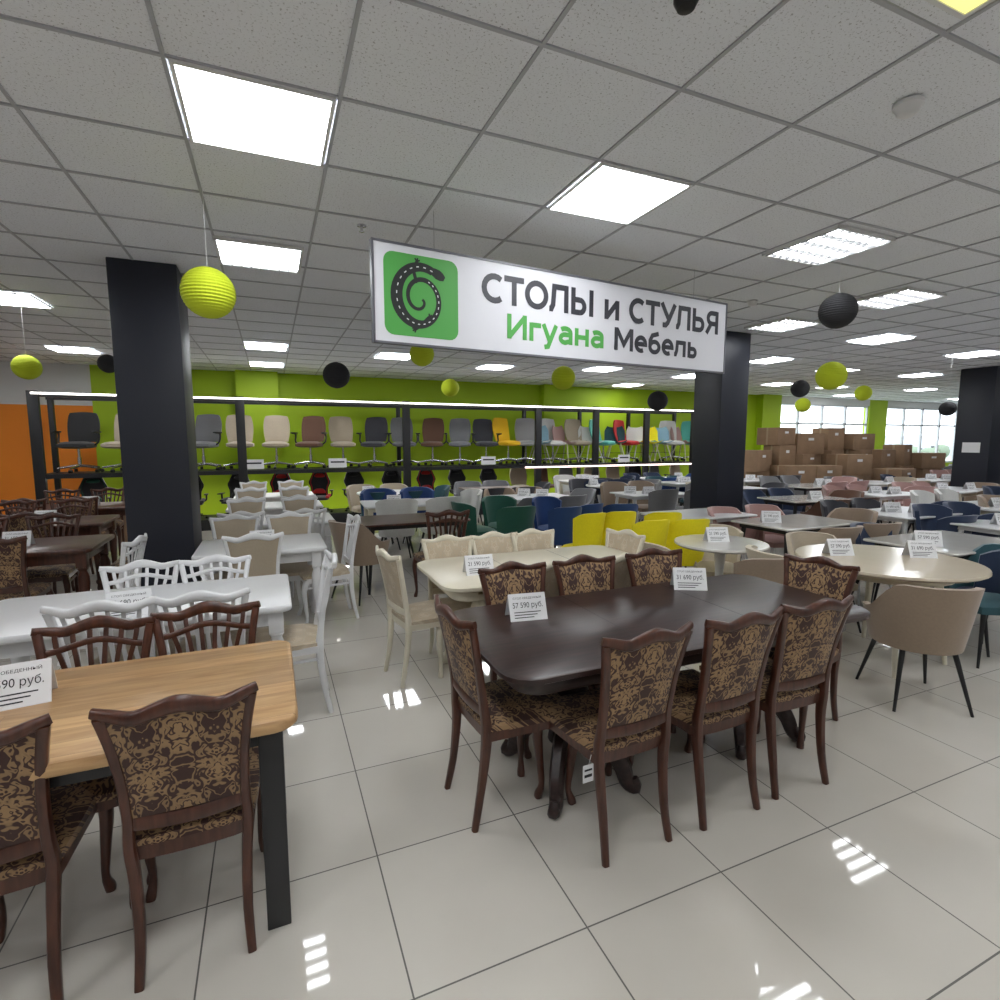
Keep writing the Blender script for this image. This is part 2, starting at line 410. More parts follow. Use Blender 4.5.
# ------------------------------------------------------------------ tables
def outline(w,d,cut,k=0):
    x,y=w/2,d/2; c=cut
    pts=[]
    for (sx,sy,fl) in ((1,-1,0),(1,1,1),(-1,1,0),(-1,-1,1)):
        q=[]
        for i in range(5):
            a=i/4*math.pi/2
            q.append((sx*(x-c+c*math.sin(a)),sy*(y-c*(1-math.cos(a)))))
        if not fl: pts+=q
        else: pts+=q[::-1]
    return pts
def top(b,w,d,z,t,cut,mat,lip=.012,edge=None):
    o=outline(w,d,cut); o2=outline(w-2*lip,d-2*lip,cut)
    secs=[]
    for oo,zz in ((o2,z-t),(o,z-t+.008),(o,z-.008),(o2,z)):
        secs.append([Vector((p[0],p[1],zz)) for p in oo])
    b.loft(secs,mat,False)
def table_pedestal(w,d,mtop,mbase,mtrim=None,cut=.1):
    b=MB(); top(b,w,d,.76,.035,cut,mtop,.014)
    top(b,w-.16,d-.16,.727,.085,cut*.8,mbase,.006)
    top(b,w-.12,d-.12,.735,.014,cut*.8,mtrim or mbase,.004)
    for sx in (-1,1):
        cx=sx*(w*.26)
        b.lathe([(.09,.645),(.1,.63),(.06,.6),(.05,.56),(.085,.5),(.105,.42),(.1,.35),(.06,.29),(.055,.26),(.09,.23),(.1,.19),(.07,.15)],(cx,0,0),mbase,18)
        for a in (45,135,225,315):
            c,s=math.cos(math.radians(a)),math.sin(math.radians(a))
            P=cr_([(cx+c*.05,s*.05,.26),(cx+c*.15,s*.17,.25),(cx+c*.24,s*.28,.14),(cx+c*.27,s*.33,.05),(cx+c*.31,s*.37,.03),(cx+c*.30,s*.36,.075)],4)
            b.tube(P,[(.07,.10),(.07,.10),(.065,.085),(.06,.07),(.055,.055),(.035,.035)],mbase,ref=(-s,c,0),n=8,e=3)
    P=cr_([(-w*.26,0,.24),(-w*.1,0,.17),(0,0,.21),(w*.1,0,.17),(w*.26,0,.24)],5)
    b.tube(P,(.06,.1),mbase,ref=(0,1,0),n=8,e=3)
    if mtrim: 
        for sy in (-1,1):
            for i in range(7): b.box(((i-3)*w*.11,sy*(d/2-.083),.69),(w*.07,.006,.02),mtrim,.002)
    for x in (-.18,.18): b.box((x*w/1.0*.9,0,.7601),(.0025,d*.97,.0006),M['black'])
    return b.mesh('table_mesh')
def table_legs(w,d,mtop,mleg,style='square',t=.035,cut=.03,legw=.07,apron=.09):
    b=MB(); top(b,w,d,.76,t,cut,mtop,.005)
    ix,iy=w/2-.05-legw/2,d/2-.05-legw/2
    if apron:
        for s in (-1,1):
            b.box((0,s*iy,.76-t-apron/2),(2*ix,.025,apron),mleg,.003); b.box((s*ix,0,.76-t-apron/2),(.025,2*iy,apron),mleg,.003)
    for sx in (-1,1):
        for sy in (-1,1):
            if style=='square': b.box((sx*ix,sy*iy,(.76-t)/2),(legw,legw,.76-t),mleg,.004)
            elif style=='turned':
                b.box((sx*ix,sy*iy,.66),(legw*1.1,legw*1.1,.13),mleg,.004)
                b.lathe([(.03,.6),(.04,.585),(.028,.565),(.042,.52),(.044,.46),(.026,.22),(.024,.14),(.036,.12),(.036,.1),(.024,.08),(.03,.04),(.022,0)],(sx*ix,sy*iy,0),mleg,12)
            else: b.tube([(sx*(ix-.03),sy*(iy-.03),.76-t),(sx*(ix+.03),sy*(iy+.02),0)],[.055,.028],mleg,n=8)
    return b.mesh('table_mesh')
def table_round(R,mtop,mbase,style='trumpet'):
    b=MB(); b.lathe([(R-.02,.728),(R,.742),(R,.752),(R-.006,.76),(0.001,.76)],(0,0,0),mtop,40)
    if style=='trumpet': b.lathe([(.12,.728),(.05,.68),(.035,.5),(.035,.3),(.06,.12),(.16,.04),(.28,.015),(.28,0)],(0,0,0),mbase,24)
    else:
        b.lathe([(R*.7,.728),(R*.7,.66)],(0,0,0),mbase,30)
        for i in range(4):
            a=math.pi/4+i*math.pi/2; b.tube([(R*.55*math.cos(a),R*.55*math.sin(a),.68),(R*.7*math.cos(a),R*.7*math.sin(a),0)],[.06,.03],mbase,n=8)
    return b.mesh('round_table_mesh')
# ------------------------------------------------------------------ placards
CARDS=[]
for pr in ('57 590 руб.','31 690 руб.','21 590 руб.'):
    b=MB(); w,h,dy=.21,.135,.06
    for s in (-1,1):
        b.add([(-w/2,s*dy,0),(w/2,s*dy,0),(w/2,0,h),(-w/2,0,h),(-w/2,s*(dy-.002),0),(w/2,s*(dy-.002),0),(w/2,0,h-.003),(-w/2,0,h-.003)],
          [(0,1,2,3),(7,6,5,4),(0,4,5,1),(1,5,6,2),(3,7,4,0)],M['card'],False)
    for s in (-1,1):
        fn=lambda x,z,s=s:(x*(-s),s*(dy*(1-z/h)+.0012),z)
        fit_text(b,'СТОЛ ОБЕДЕННЫЙ',-.08,.08,.105,.120,M['ink'],fn)
        fit_text(b,pr,-.085,.085,.057,.092,M['ink'],fn)
        for k in range(3):
            b.add([fn(-.08,.045-k*.013),fn(.07-.02*k,.045-k*.013),fn(.07-.02*k,.041-k*.013),fn(-.08,.041-k*.013)],[(0,1,2,3)],M['ink'],False)
    CARDS.append(b.mesh('placard_mesh'))
def card(x,y,rot=0,i=0,z=.7605,sc=.92): place('price_placard',CARDS[i%3],x,y,z,rot,sc)
# ================================================================== ROOM
XL,XR,YB,YF,HC=-7.5,33,12.6,-5,3.07
def boxobj(name,x0,x1,y0,y1,z0,z1,mat):
    b=MB(); b.box(((x0+x1)/2,(y0+y1)/2,(z0+z1)/2),(x1-x0,y1-y0,z1-z0),mat); return place(name,b.mesh(name),0,0)
m,nt,bs=newmat('glazed_floor_tile'); N=nt.nodes.new; Lk=nt.links.new
g=N('ShaderNodeNewGeometry'); mp=N('ShaderNodeMapping'); mp.inputs['Location'].default_value=(-.32,-.2,0); Lk(g.outputs['Position'],mp.inputs['Vector'])
br=N('ShaderNodeTexBrick'); br.offset=0; br.inputs['Scale'].default_value=1; br.inputs['Brick Width'].default_value=.6; br.inputs['Row Height'].default_value=.6
br.inputs['Mortar Size'].default_value=.0028; br.inputs['Mortar Smooth'].default_value=0
br.inputs['Color1'].default_value=(.60,.565,.505,1); br.inputs['Color2'].default_value=(.64,.605,.545,1); br.inputs['Mortar'].default_value=(.10,.09,.08,1)
Lk(mp.outputs[0],br.inputs['Vector'])
nz=N('ShaderNodeTexNoise'); nz.inputs['Scale'].default_value=2.5; nz.inputs['Detail'].default_value=6; Lk(g.outputs['Position'],nz.inputs['Vector'])
mx=N('ShaderNodeMix'); mx.data_type='RGBA'; mx.blend_type='MULTIPLY'; mx.inputs[0].default_value=.12; Lk(br.outputs['Color'],mx.inputs[6]); Lk(nz.outputs['Fac'],mx.inputs[7])
Lk(mx.outputs[2],bs.inputs['Base Color'])
mr=N('ShaderNodeMapRange'); mr.inputs[3].default_value=.035; mr.inputs[4].default_value=.6; Lk(br.outputs['Fac'],mr.inputs[0]); Lk(mr.outputs[0],bs.inputs['Roughness'])
bs.inputs['IOR'].default_value=1.7
boxobj('floor',XL,XR,YF,YB+.2,-.1,0,m)
m,nt,bs=newmat('acoustic_ceiling_tile'); N=nt.nodes.new; Lk=nt.links.new
g=N('ShaderNodeNewGeometry')
vo=N('ShaderNodeTexNoise'); vo.inputs['Scale'].default_value=100; vo.inputs['Detail'].default_value=3; vo.inputs['Roughness'].default_value=.7; Lk(g.outputs['Position'],vo.inputs['Vector'])
cr=N('ShaderNodeValToRGB'); cr.color_ramp.elements[0].position=.34; cr.color_ramp.elements[0].color=(.36,.36,.37,1); cr.color_ramp.elements[1].position=.42; cr.color_ramp.elements[1].color=(.79,.81,.85,1)
Lk(vo.outputs['Fac'],cr.inputs[0]); Lk(cr.outputs[0],bs.inputs['Base Color']); bs.inputs['Roughness'].default_value=.9
boxobj('ceiling',XL,XR,YF,YB+.2,HC,HC+.1,m)
gm=pbr('ceiling_grid_metal',(.40,.41,.44),.5)
b=MB(); PX,PY=.635,.6
x=-.305-PX*11
while x<XR:
    if x>XL: b.box((x,(YF+YB)/2,HC-.003),(.016,YB-YF,.008),gm)
    x+=PX
y=2.47-PY*12
while y<YB:
    if y>YF: b.box(((XL+XR)/2,y,HC-.0035),(XR-XL,.016,.008),gm)
    y+=PY
place('trim_ceiling_grid',b.mesh('grid'),0,0)
green=pbr('lime_wall_paint',(.40,.58,.010),.6,var=.03,scale=2)
whitew=pbr('white_wall_paint',(.68,.68,.67),.7,var=.03,scale=2)
orange=pbr('orange_wall_paint',(.95,.28,.02),.6,var=.03,scale=2)
WIN=[(15.0,19.7),(20.7,28.5),(29.3,32.6)]
b=MB()
def wb(x0,x1,z0,z1,mat,y0=YB,y1=YB+.2): b.box(((x0+x1)/2,(y0+y1)/2,(z0+z1)/2),(x1-x0,y1-y0,z1-z0),mat)
wb(XL,-3.1,0,2.3,orange); wb(XL,-3.1,2.3,HC,whitew)
wb(-3.1,15.0,0,HC,green); wb(19.7,20.7,0,HC,green); wb(28.5,29.3,0,HC,green); wb(32.6,XR,0,HC,green)
for a,c in WIN: wb(a,c,0,.75,green); wb(a,c,2.85,HC,whitew)
for a,c in ((-.6,.2),(6.5,7.1),(14.2,15.0)): wb(a,c,0,HC,green,YB-.25,YB+.01)
place('wall_back',b.mesh('wall_back'),0,0)
boxobj('wall_left',XL-.2,XL,YF,YB+.2,0,HC,whitew); boxobj('wall_right',XR,XR+.2,YF,YB+.2,0,HC,whitew); boxobj('wall_front',XL,XR,YF-.2,YF,0,HC,whitew)
fr=pbr('window_frame_pvc',(.6,.62,.64),.4)
for i,(a,c) in enumerate(WIN):
    b=MB(); n=max(2,round((c-a)/1.15))
    for k in range(n+1):
        x=a+(c-a)*k/n; b.box((x,YB+.08,1.8),(.07,.07,2.1),fr)
    for z in (.78,2.2,2.82): b.box(((a+c)/2,YB+.08,z),(c-a,.07,.06),fr)
    place('window_%d'%(i+1),b.mesh('window'),0,0)
colm=pbr('navy_column_paint',(.010,.012,.022),.45,var=.05)
def column(x0,x1,y0,y1,poster=False):
    b=MB(); b.box(((x0+x1)/2,(y0+y1)/2,HC/2),(x1-x0,y1-y0,HC-.002),colm,.01); b.box(((x0+x1)/2,(y0+y1)/2,.06),(x1-x0+.03,y1-y0+.03,.12),M['black'],.004)
    if poster: b.box((x0-.004,(y0+y1)/2,1.5),(.006,.3,.2),M['card'])
    place('column',b.mesh('column'),0,0)
column(-1.12,-.64,5.2,5.75); column(5.50,5.98,5.45,5.95); column(12.9,13.6,5.9,6.5,True)
# ------------------------------------------------------------------ lights
LS=15
LC=(.95,.975,1)
pm=emis('led_panel_glow',LC,LS); pmy=emis('led_panel_warm_glow',(1,.95,.25),1.0,.3)
frm=pbr('luminaire_frame',(.7,.7,.7),.4)
def panel(mat,w=.6):
    b=MB(); b.box((0,0,-.004),(w-.03,w-.03,.006),mat)
    for s in (-1,1):
        b.box((s*(w/2-.008),0,-.006),(.016,w,.012),frm); b.box((0,s*(w/2-.008),-.006),(w-.03,.016,.012),frm)
    return b.mesh('panel')
P1=panel(pm); P2=panel(pmy)
b=MB(); b.box((0,0,-.003),(.58,.58,.004),pbr('troffer_reflector',(.16,.17,.18),.5)); ft=emis('fluorescent_tube_glow',(.95,.98,1),13)
for i in range(4): b.box((0,-.21+.14*i,-.012),(.56,.06,.012),ft)
frg=pbr('louver_blade',(.3,.3,.31),.4)
for i in range(9): b.box((-.28+.07*i,0,-.022),(.003,.56,.016),frg)
for s in (-1,1): b.box((s*.292,0,-.012),(.016,.6,.024),frm); b.box((0,s*.292,-.012),(.6,.016,.024),frm)
P3=b.mesh('troffer')
for (x,y,k) in [(.013,2.77,1),(1.92,2.77,1),(-.01,4.67,3),(3.80,2.83,3),(5.8,3.55,3),(5.85,4.88,3),(8,5.04,1),(10.83,5.28,1),(0,9.08,1),(0,11.2,1),(2,9.27,1),(4.1,9.88,1),
   (6.2,9.3,1),(8.7,9.54,1),(8.24,7.11,1),(13.2,7.41,1),(-2.39,7.08,1),(-2.79,10.6,1),(10.72,7.55,1),(8.6,11.7,1),(1.9,.9,2),(0,.87,1),(-2,.87,1),(-2,4.6,3),(-4,2.77,1),(-4.4,5,1),(-4.6,9,1),
   (3.8,.9,1),(6,1,1),(8,2,1),(11,2.5,1),(14,4,1),(14,10,1),(17,6,1),(17,9.5,1),(20.5,7.5,1),(24,9,1),(20,3,1),(25,5,1),(28,9,1),(0,-1.2,1),(3.8,-1.2,1),(-3.8,-1.2,1),(7.6,-1.5,1),(0,-3.4,1),(4,-3.4,1),(12,-2,1),(12,10,1),(22,11,1),(17,11.6,1),(3.9,7.2,1)]:  # panels behind the camera are out of view, added for illumination
    place('ceiling_light_panel',{1:P1,2:P2,3:P3}[k],x,y,HC-.006)
b=MB(); b.lathe([(.055,0),(.055,-.015),(.045,-.02),(.04,-.04),(.025,-.05),(.001,-.05)],(0,0,0),M['white'],24)
sd=b.mesh('det'); place('smoke_detector',sd,2.54,1.56,HC-.007); place('smoke_detector',sd,4.6,4.2,HC-.007)
b=MB(); b.lathe([(.04,0),(.04,-.012),(.028,-.035),(.001,-.04)],(0,0,0),M['blackmetal'],24); place('dome_camera',b.mesh('dome'),1.29,1.50,HC-.007)
b=MB(); b.lathe([(.03,0),(.03,-.006),(.01,-.01),(.01,-.035),(.02,-.04),(.001,-.042)],(0,0,0),M['chrome'],16)
for x,y in ((.62,3.8),(3.4,6),(-2,3),(6.5,2.6)): place('fire_sprinkler',b.mesh('spr'),x,y,HC-.002)
# ------------------------------------------------------------------ lanterns
lime=pbr('lime_paper',(.50,.60,.015),.8,var=.05,scale=8)
blackp=pbr('black_paper',(.015,.015,.018),.8)
def lant(x,y,z,r,blk):
    b=MB(); prof=[]; n=48
    for i in range(n+1):
        a=-math.pi/2+math.pi*i/n; q=max(math.cos(a),.12)*(1 if i%2 else .972)
        prof.append((q*r,math.sin(a)*.97*r))
    b.lathe(prof,(0,0,0),blackp if blk else lime,36)
    b.tube([(0,0,r*.9),(0,0,HC-z)],.003,M['card'],n=4)
    b.tube([(r*.12,0,r*.96),(-r*.12,0,r*.96)],.006,M['blackmetal'],n=4)
    me=b.mesh('lantern')
    try: me.set_sharp_from_angle(angle=math.radians(8))
    except Exception: pass
    place('paper_lantern',me,x,y,z)
for u in [(-.29,3.59,2.49,.145,0),(4.24,3.02,2.68,.14,1),(.77,6.86,2.43,.16,1),(1.86,6.95,2.76,.16,0),(3.62,6.34,2.47,.16,0),(5.12,3.67,2.28,.14,0),(-2.23,6.95,2.38,.125,0),
  (-2.06,9.27,2.72,.13,1),(3.07,9.52,2.60,.165,0),(6.08,7.43,2.31,.17,1),(7.88,6.16,2.47,.14,1),(9.49,7.34,2.32,.14,0),(9.63,6.29,2.47,.135,0),(10.66,5.51,2.18,.125,1)]: lant(*u)
# ------------------------------------------------------------------ hanging sign
b=MB(); SL,SH=3.14,.60
sf=pbr('sign_face',(.68,.68,.72),.45); se=pbr('sign_frame',(.12,.12,.14),.4)
b.box((SL/2,0,SH/2),(SL,.03,SH),sf)
for z in (.006,SH-.006): b.box((SL/2,-.001,z),(SL+.01,.038,.014),se)
for x in (0,SL): b.box((x,-.001,SH/2),(.014,.038,SH),se)
fn=lambda x,z:(x,-.0175,z); fn2=lambda x,z:(x,-.0162,z)
gl=pbr('sign_green',(.08,.36,.07),.5); gt=pbr('sign_charcoal',(.03,.03,.04),.5); gk=pbr('gecko_black',(.014,.018,.016),.6)
cx,cz,hw=.31,.30,.245
pts=[]
for (sx,sz) in ((1,1),(-1,1),(-1,-1),(1,-1)):
    for i in range(6):
        a=math.atan2(sz,sx)-math.pi/4+i/5*math.pi/2
        pts.append(fn2(cx+sx*(hw-.06)+.06*math.cos(a),cz+sz*(hw-.06)+.06*math.sin(a)))
b.add(pts,[tuple(range(len(pts)))],gl,False)
# gecko: head top right, body arching over the left side, tail curling inside
def sp(t):
    th=math.radians(62+t*640); r=.165*(1-t)**.62+.012
    return (cx-.012+r*math.cos(th)*.98,cz-.012+r*1.1*math.sin(th))
strip(b,[sp(i/100) for i in range(101)],lambda t:.048+.034*math.exp(-((t-.2)/.13)**2)-.032*t,fn,gk)
for k in range(24):
    t=.0+k*.024; strip(b,[sp(t),sp(t+.009)],lambda s:.006,lambda x,z:(x,-.0186,z),M['card'])
for t,a,l in ((.06,75,.02),(.07,-75,.055),(.33,215,.04),(.33,45,.055)):
    p=sp(t); c=Vector(p); d=Vector((math.cos(math.radians(a)),math.sin(math.radians(a))))
    e=c+d*(l+.015); strip(b,[tuple(c),tuple(c+d*.03),tuple(e)] if l>.03 else [tuple(c),tuple(e)],lambda s:.022,lambda x,z:(x,-.0179,z),gk)
    for s in (-.7,0,.7):
        dd=Vector((math.cos(math.radians(a+s*70)),math.sin(math.radians(a+s*70)))); strip(b,[tuple(e-dd*.004),tuple(e+dd*.022)],lambda s:.010,lambda x,z:(x,-.0183,z),gk)
h=sp(0)
strip(b,[(h[0]-.025,h[1]+.012),(h[0]+.01,h[1]+.0),(h[0]+.035,h[1]-.012),(h[0]+.06,h[1]-.024),(h[0]+.08,h[1]-.034)],lambda t:.026+.036*math.sin(min(1,t)*3.1),lambda x,z:(x,-.0181,z),gk)
bold_text(b,'СТОЛЫ и СТУЛЬЯ',.230*SL,.965*SL,.325,.19,gt,-.0170)
bold_text(b,'Игуана',.29*SL,.56*SL,.105,.165,gl,-.0170)
bold_text(b,'Мебель',.593*SL,.885*SL,.105,.17,gt,-.0170)
for x in (.4,SL-.4): b.tube([(x,0,SH),(x,0,SH+.235)],.004,M['chrome'],n=6)
place('hanging_sign',b.mesh('sign'),.60,3.35,2.235,math.degrees(math.atan2(.34,3.12)))
# ------------------------------------------------------------------ rack
b=MB(); RY0,RY1=11.0,11.75
for x in (-3.49,-.49,2.59,5.64,7.19,8.68,10.2):
    for y in (RY0,RY1): b.box((x,y,1.22),(.15 if y==RY0 else .08,.08,2.44),M['black'],.006)
    b.box((x,(RY0+RY1)/2,1.02),(.06,RY1-RY0,.06),M['black'])
for z in (1.05,2.38):
    b.box((3.35,RY0,z),(13.8,.05,.07),M['black']); b.box((3.35,RY1,z),(13.8,.05,.07),M['black'])
b.box((3.35,(RY0+RY1)/2,1.075),(13.7,RY1-RY0,.03),M['black'])
b.box((3.35,(RY0+RY1)/2,.1),(13.7,RY1-RY0,.2),M['black'])
for x in (-.3,1.2,4.4,8.0): b.box((x,RY0-.035,1.1+.1),(.34,.006,.18),M['card']); b.box((x,RY0-.0395,1.22),(.26,.002,.03),M['ink'])
place('display_rack',b.mesh('rack'),0,0)
b=MB(); lm=emis('led_strip_glow',(1,.95,.9),4); b.box((3.35,RY0-.045,2.40),(13.7,.03,.028),lm)
place('led_strip_light',b.mesh('led'),0,0)
b=MB(); b.box((7.9,RY0-.045,1.03),(5.2,.03,.03),emis('led_strip_pink_glow',(1,.75,.7),3)); place('led_strip_light',b.mesh('led'),0,0)
b=MB(); b.box((3.35,RY1-.1,1.05),(13.2,.06,.02),emis('shelf_fill_glow',(1,.97,.93),18)); place('shelf_fill_light',b.mesh('led'),0,0)  # fill strip added under the shelf to brighten the lower row of chairs
OF={k:office(FAB[k],k in('black','dark','grey','brown')) for k in ('black','beige','brown','grey','dark','cream','orange')}
SC={k:shellchair(FAB[k],M['white'] if k in ('white','mint') else M['cream']) for k in ('yellow','blue','white','pink','teal','red','sky','mint','orange','lgrey')}
OC={k:office(FAB[k],False) for k in ('red','sky','white','pink','mint','lgrey')}
x=-3.05
for i,k in enumerate(['black','beige','dark','grey','beige','beige','brown','beige','dark','grey','brown','grey','dark']):
    place('office_chair',OF[k],x,11.38,1.09,180+random.uniform(-25,25),1.05); x+=.63
x=5.05
for i,k in enumerate(['orange','lgrey','sky','white','pink','beige','white','mint','teal','red','white','yellow','sky','white','pink','mint','red']):
    me=OF[k] if k in OF else (OC[k] if (k in OC and i%2==1) else SC.get(k,SC['white']))
    place('desk_chair',me,x,11.36,1.09,180+random.uniform(-30,30),1.08); x+=.36 if i>0 else .45
GM=[gaming(FAB['black'],FAB['black']),gaming(FAB['black'],FAB['dark']),gaming(FAB['black'],FAB['red']),gaming(FAB['dark'],FAB['green'])]
x=-2.9
for i in range(11):
    place('gaming_chair',GM[[3,0,1,0,2,2,0,1,2,0,1][i]],x,11.3,.2,180+random.uniform(-20,20),(.85,.85,.67)); x+=.75
for i in range(8):
    place('office_chair',OF[['beige','brown','grey','cream','beige','dark','grey','beige'][i]],x,11.3,.2,180+random.uniform(-20,20),(.9,.9,.8)); x+=.68
# ================================================================== FRONT FURNITURE
def CH(name,me,x,y,rot=0,sc=1): return place(name,me,x,y,0,rot,sc)
S=.965
place('dark_wood_dining_table',table_pedestal(2.12,.92,M['darktop'],M['darktop'],cut=.13),1.84,2.17)
CH('brocade_dining_chair',broct,1.28,1.85,2,S); CH('brocade_dining_chair',broc,1.78,1.85,1,S); CH('brocade_dining_chair',broc,2.25,1.86,-3,S)
CH('brocade_dining_chair',broct,.96,2.15,-86,S)
for x,r in ((1.26,182),(1.72,178),(2.24,177)): CH('brocade_dining_chair',broc,x,2.47,r,S)
CH('brocade_dining_chair',broc,2.74,2.10,100,S)
card(1.15,2.36,-8,0); card(2.29,2.46,-28,1)
place('oak_dining_table',table_legs(1.75,.76,M['oak'],M['black'],t=.04,cut=.07,legw=.075,apron=.07),-.83,2.14)
CH('brocade_dining_chair',broc,-.285,1.995,1,.94); CH('brocade_dining_chair',broc,-.80,2.0,2,.94)
CH('slat_back_dining_chair',slatd,-.70,2.33,178,.94); CH('slat_back_dining_chair',slatd,-.28,2.34,182,.95)
card(-.84,2.25,8,2,sc=1.0)
place('white_dining_table',table_legs(1.5,.76,M['white'],M['white'],'turned',cut=.04),-.68,3.42)
for x in (-.72,-.33): CH('white_slat_dining_chair',slatw,x,3.10,random.uniform(-3,3),S); CH('white_slat_dining_chair',slatw,x-.03,3.55,180+random.uniform(-3,3),.93)
CH('white_slat_dining_chair',slatwt,.03,3.42,88,S)
card(-.70,3.2,4,1)
place('white_dining_table',table_legs(1.0,.76,M['white'],M['white'],'turned',cut=.04),-.10,5.0)
CH('beige_upholstered_chair',whitep,-.17,4.72,4,S); CH('beige_upholstered_chair',whitep,.14,5.3,180,S); CH('beige_upholstered_chair',whitep,-.34,5.3,180,S)
CH('white_slat_dining_chair',slatw,.42,5.1,95,S); CH('white_slat_dining_chair',slatw,-1.25,4.9,80,.93)
card(-.1,4.95,0,0)
TW=table_legs(1.2,.76,M['white'],M['white'],'turned',cut=.04)
for yy in (6.5,8.0,9.5):
    place('white_dining_table',TW,.03,yy)
    for x in (-.3,.3): CH('white_slat_dining_chair',slatw if yy<7 else whitep,x,yy-.35,0,S); CH('beige_upholstered_chair',whitep,x,yy+.35,180,S)
place('cream_dining_table',table_pedestal(1.65,.86,M['cream'],M['cream'],M['gold'],cut=.14),1.76,3.42)
CH('cream_dining_chair',creamt,.95,3.60,-80,.94)
for x,r in ((1.22,178),(1.62,180),(1.98,183)): CH('cream_dining_chair',cream,x,3.66,r,.93)
CH('cream_dining_chair',cream,2.36,3.5,100,.94); CH('cream_dining_chair',cream,1.6,3.15,0,.92); CH('cream_dining_chair',cream,2.1,3.15,2,.92)
card(1.25,3.3,-5,2)
place('round_cream_table',table_round(.60,M['creamtop'],M['cream'],'legs'),4.22,2.50)
CH('taupe_armchair',bk('taupe',True),3.74,2.0,-32,.95)
CH('beige_armchair',bk('cream',True),3.75,2.92,-110,.95); CH('beige_armchair',bk('beige',True),4.45,3.14,165,.95)
CH('teal_dining_chair',bk('teal',True),4.95,2.2,70)
card(4.05,2.75,-20,0); card(4.55,2.45,-30,1)
place('round_white_table',table_round(.39,M['marble'],M['white']),3.60,3.50)
CH('taupe_dining_chair',bk('taupe',False,'blackmetal',.84),3.42,2.98,-15,.95)
CH('taupe_dining_chair',bk('cream',False),3.15,3.62,-95,.95); CH('taupe_dining_chair',bk('cream',False),3.95,3.85,150,.95)
card(3.6,3.55,-20,2)
T1=table_legs(1.2,.75,M['marble'],M['blackmetal'],'taper',t=.02,cut=.04,apron=.05)
T2=table_legs(1.2,.75,M['white'],M['white'],'taper',t=.02,cut=.04,apron=.05)
T3=table_legs(1.3,.8,M['white'],M['cream'],'square',t=.03,cut=.02,apron=.06,legw=.06)
T4=table_round(.5,M['white'],M['white']); T5=table_legs(1.2,.75,M['frame'],M['blackmetal'],'taper',t=.02,cut=.04,apron=.05)
place('marble_dining_table',T1,5.5,2.75); CH('teal_dining_chair',bk('navy',False),5.2,2.4,0); CH('teal_dining_chair',bk('sky',False),5.75,2.4,0); CH('teal_dining_chair',bk('navy',False),5.3,3.1,180)
card(5.1,2.7,-40,0)
yc=bk('yellow',False,'blackmetal',.86)
for x,y,r in ((3.10,5.0,5),(3.52,5.0,-10),(3.42,4.35,-5),(3.85,4.25,-15),(3.95,4.75,-20)): CH('yellow_velvet_chair',yc,x,y,r,(.76,.9,1.03))
place('glass_dining_table',T2,4.75,5.0)
for x,y,r in ((3.25,5.75,0),(3.65,5.9,15),(4.1,5.75,-15),(3.5,6.4,180)): CH('blue_velvet_chair',bk('blue',False,'blackmetal',.86),x,y,r,(.85,.9,1))
for x,y,r in ((2.8,6.2,0),(3.0,6.9,180),(2.5,6.7,-80)): CH('green_velvet_chair',bk('green',False),x,y,r)
CH('taupe_armchair',bk('taupe',True),.85,5.65,-60); CH('brown_dining_chair',slatd,1.55,5.2,0)
place('wood_dining_table',T5,1.45,6.0)
pal=['taupe','grey','pink','navy','teal','beige','navy','dark','brown','blue','grey','pink','white','dark']
def cluster(x,y,tm,nm,c1,c2,arms,side=True):
    place(nm,tm,x,y,0,random.uniform(-5,5))
    k=[( -.3,-.52,0,c1),(.3,-.52,0,c1),(-.3,.52,180,c2),(.3,.52,180,c2)]
    if side: k+=[(.8,0,90,c1)]
    H=random.choice((.84,.90))
    for dx,dy,r,c in k:
        CH(c+'_dining_chair',bk(c,arms,'blackmetal' if random.random()<.7 else 'white',H),x+dx,y+dy,r+random.uniform(-12,12))
    for q in range(2):
        if random.random()<.7: card(x+random.uniform(-.4,.4),y-.15+.2*q,random.uniform(-50,10),random.randint(0,2))
i=0
for r_,yy in enumerate([4.1,5.7,7.3,8.9,10.1]):
    xx=5.3+.3*r_
    while xx<26:
        if not (abs(xx-5.7)<1.4 and abs(yy-5.7)<.9) and not (abs(xx-13.2)<1.3 and abs(yy-6.2)<1.0) and not (10.2<xx<17 and yy>8.2):
            cluster(xx,yy,[T1,T2,T3,T4,T2,T3][i%6],['marble_dining_table','white_dining_table','white_dining_table','round_white_table','white_dining_table','white_dining_table'][i%6],pal[i*3%14],pal[(i*5+2)%14],i%3==0)
        i+=1; xx+=1.95
cluster(7.3,3.0,T2,'white_dining_table','dark','navy',False); cluster(9.3,3.3,T1,'marble_dining_table','navy','taupe',True)
for yy in (7.6,9.2):
    for xx in (1.8,3.8):
        cluster(xx,yy,[T2,T4,T5,T3][i%4],['white_dining_table','round_white_table','wood_dining_table','white_dining_table'][i%4],pal[(i*3+1)%14],pal[i*5%14],i%2==0); i+=1
TB=table_legs(1.4,.8,M['frame'],M['frame'],'turned',cut=.06)
for xx,yy in ((-2.1,5.7),(-2.4,7.3),(-2.4,8.9),(-4.2,9.0),(-3.9,5.9)):
    place('brown_dining_table',TB,xx,yy)
    for dx in (-.4,.15):
        CH('brocade_dining_chair',broc if dx>0 else slatd,xx+dx,yy-.4,random.uniform(-5,5),S); CH('slat_back_dining_chair',slatd,xx+dx,yy+.4,180,S)
    card(xx+.1,yy,0,1)
CH('brocade_dining_chair',broc,-1.2,6.1,90)
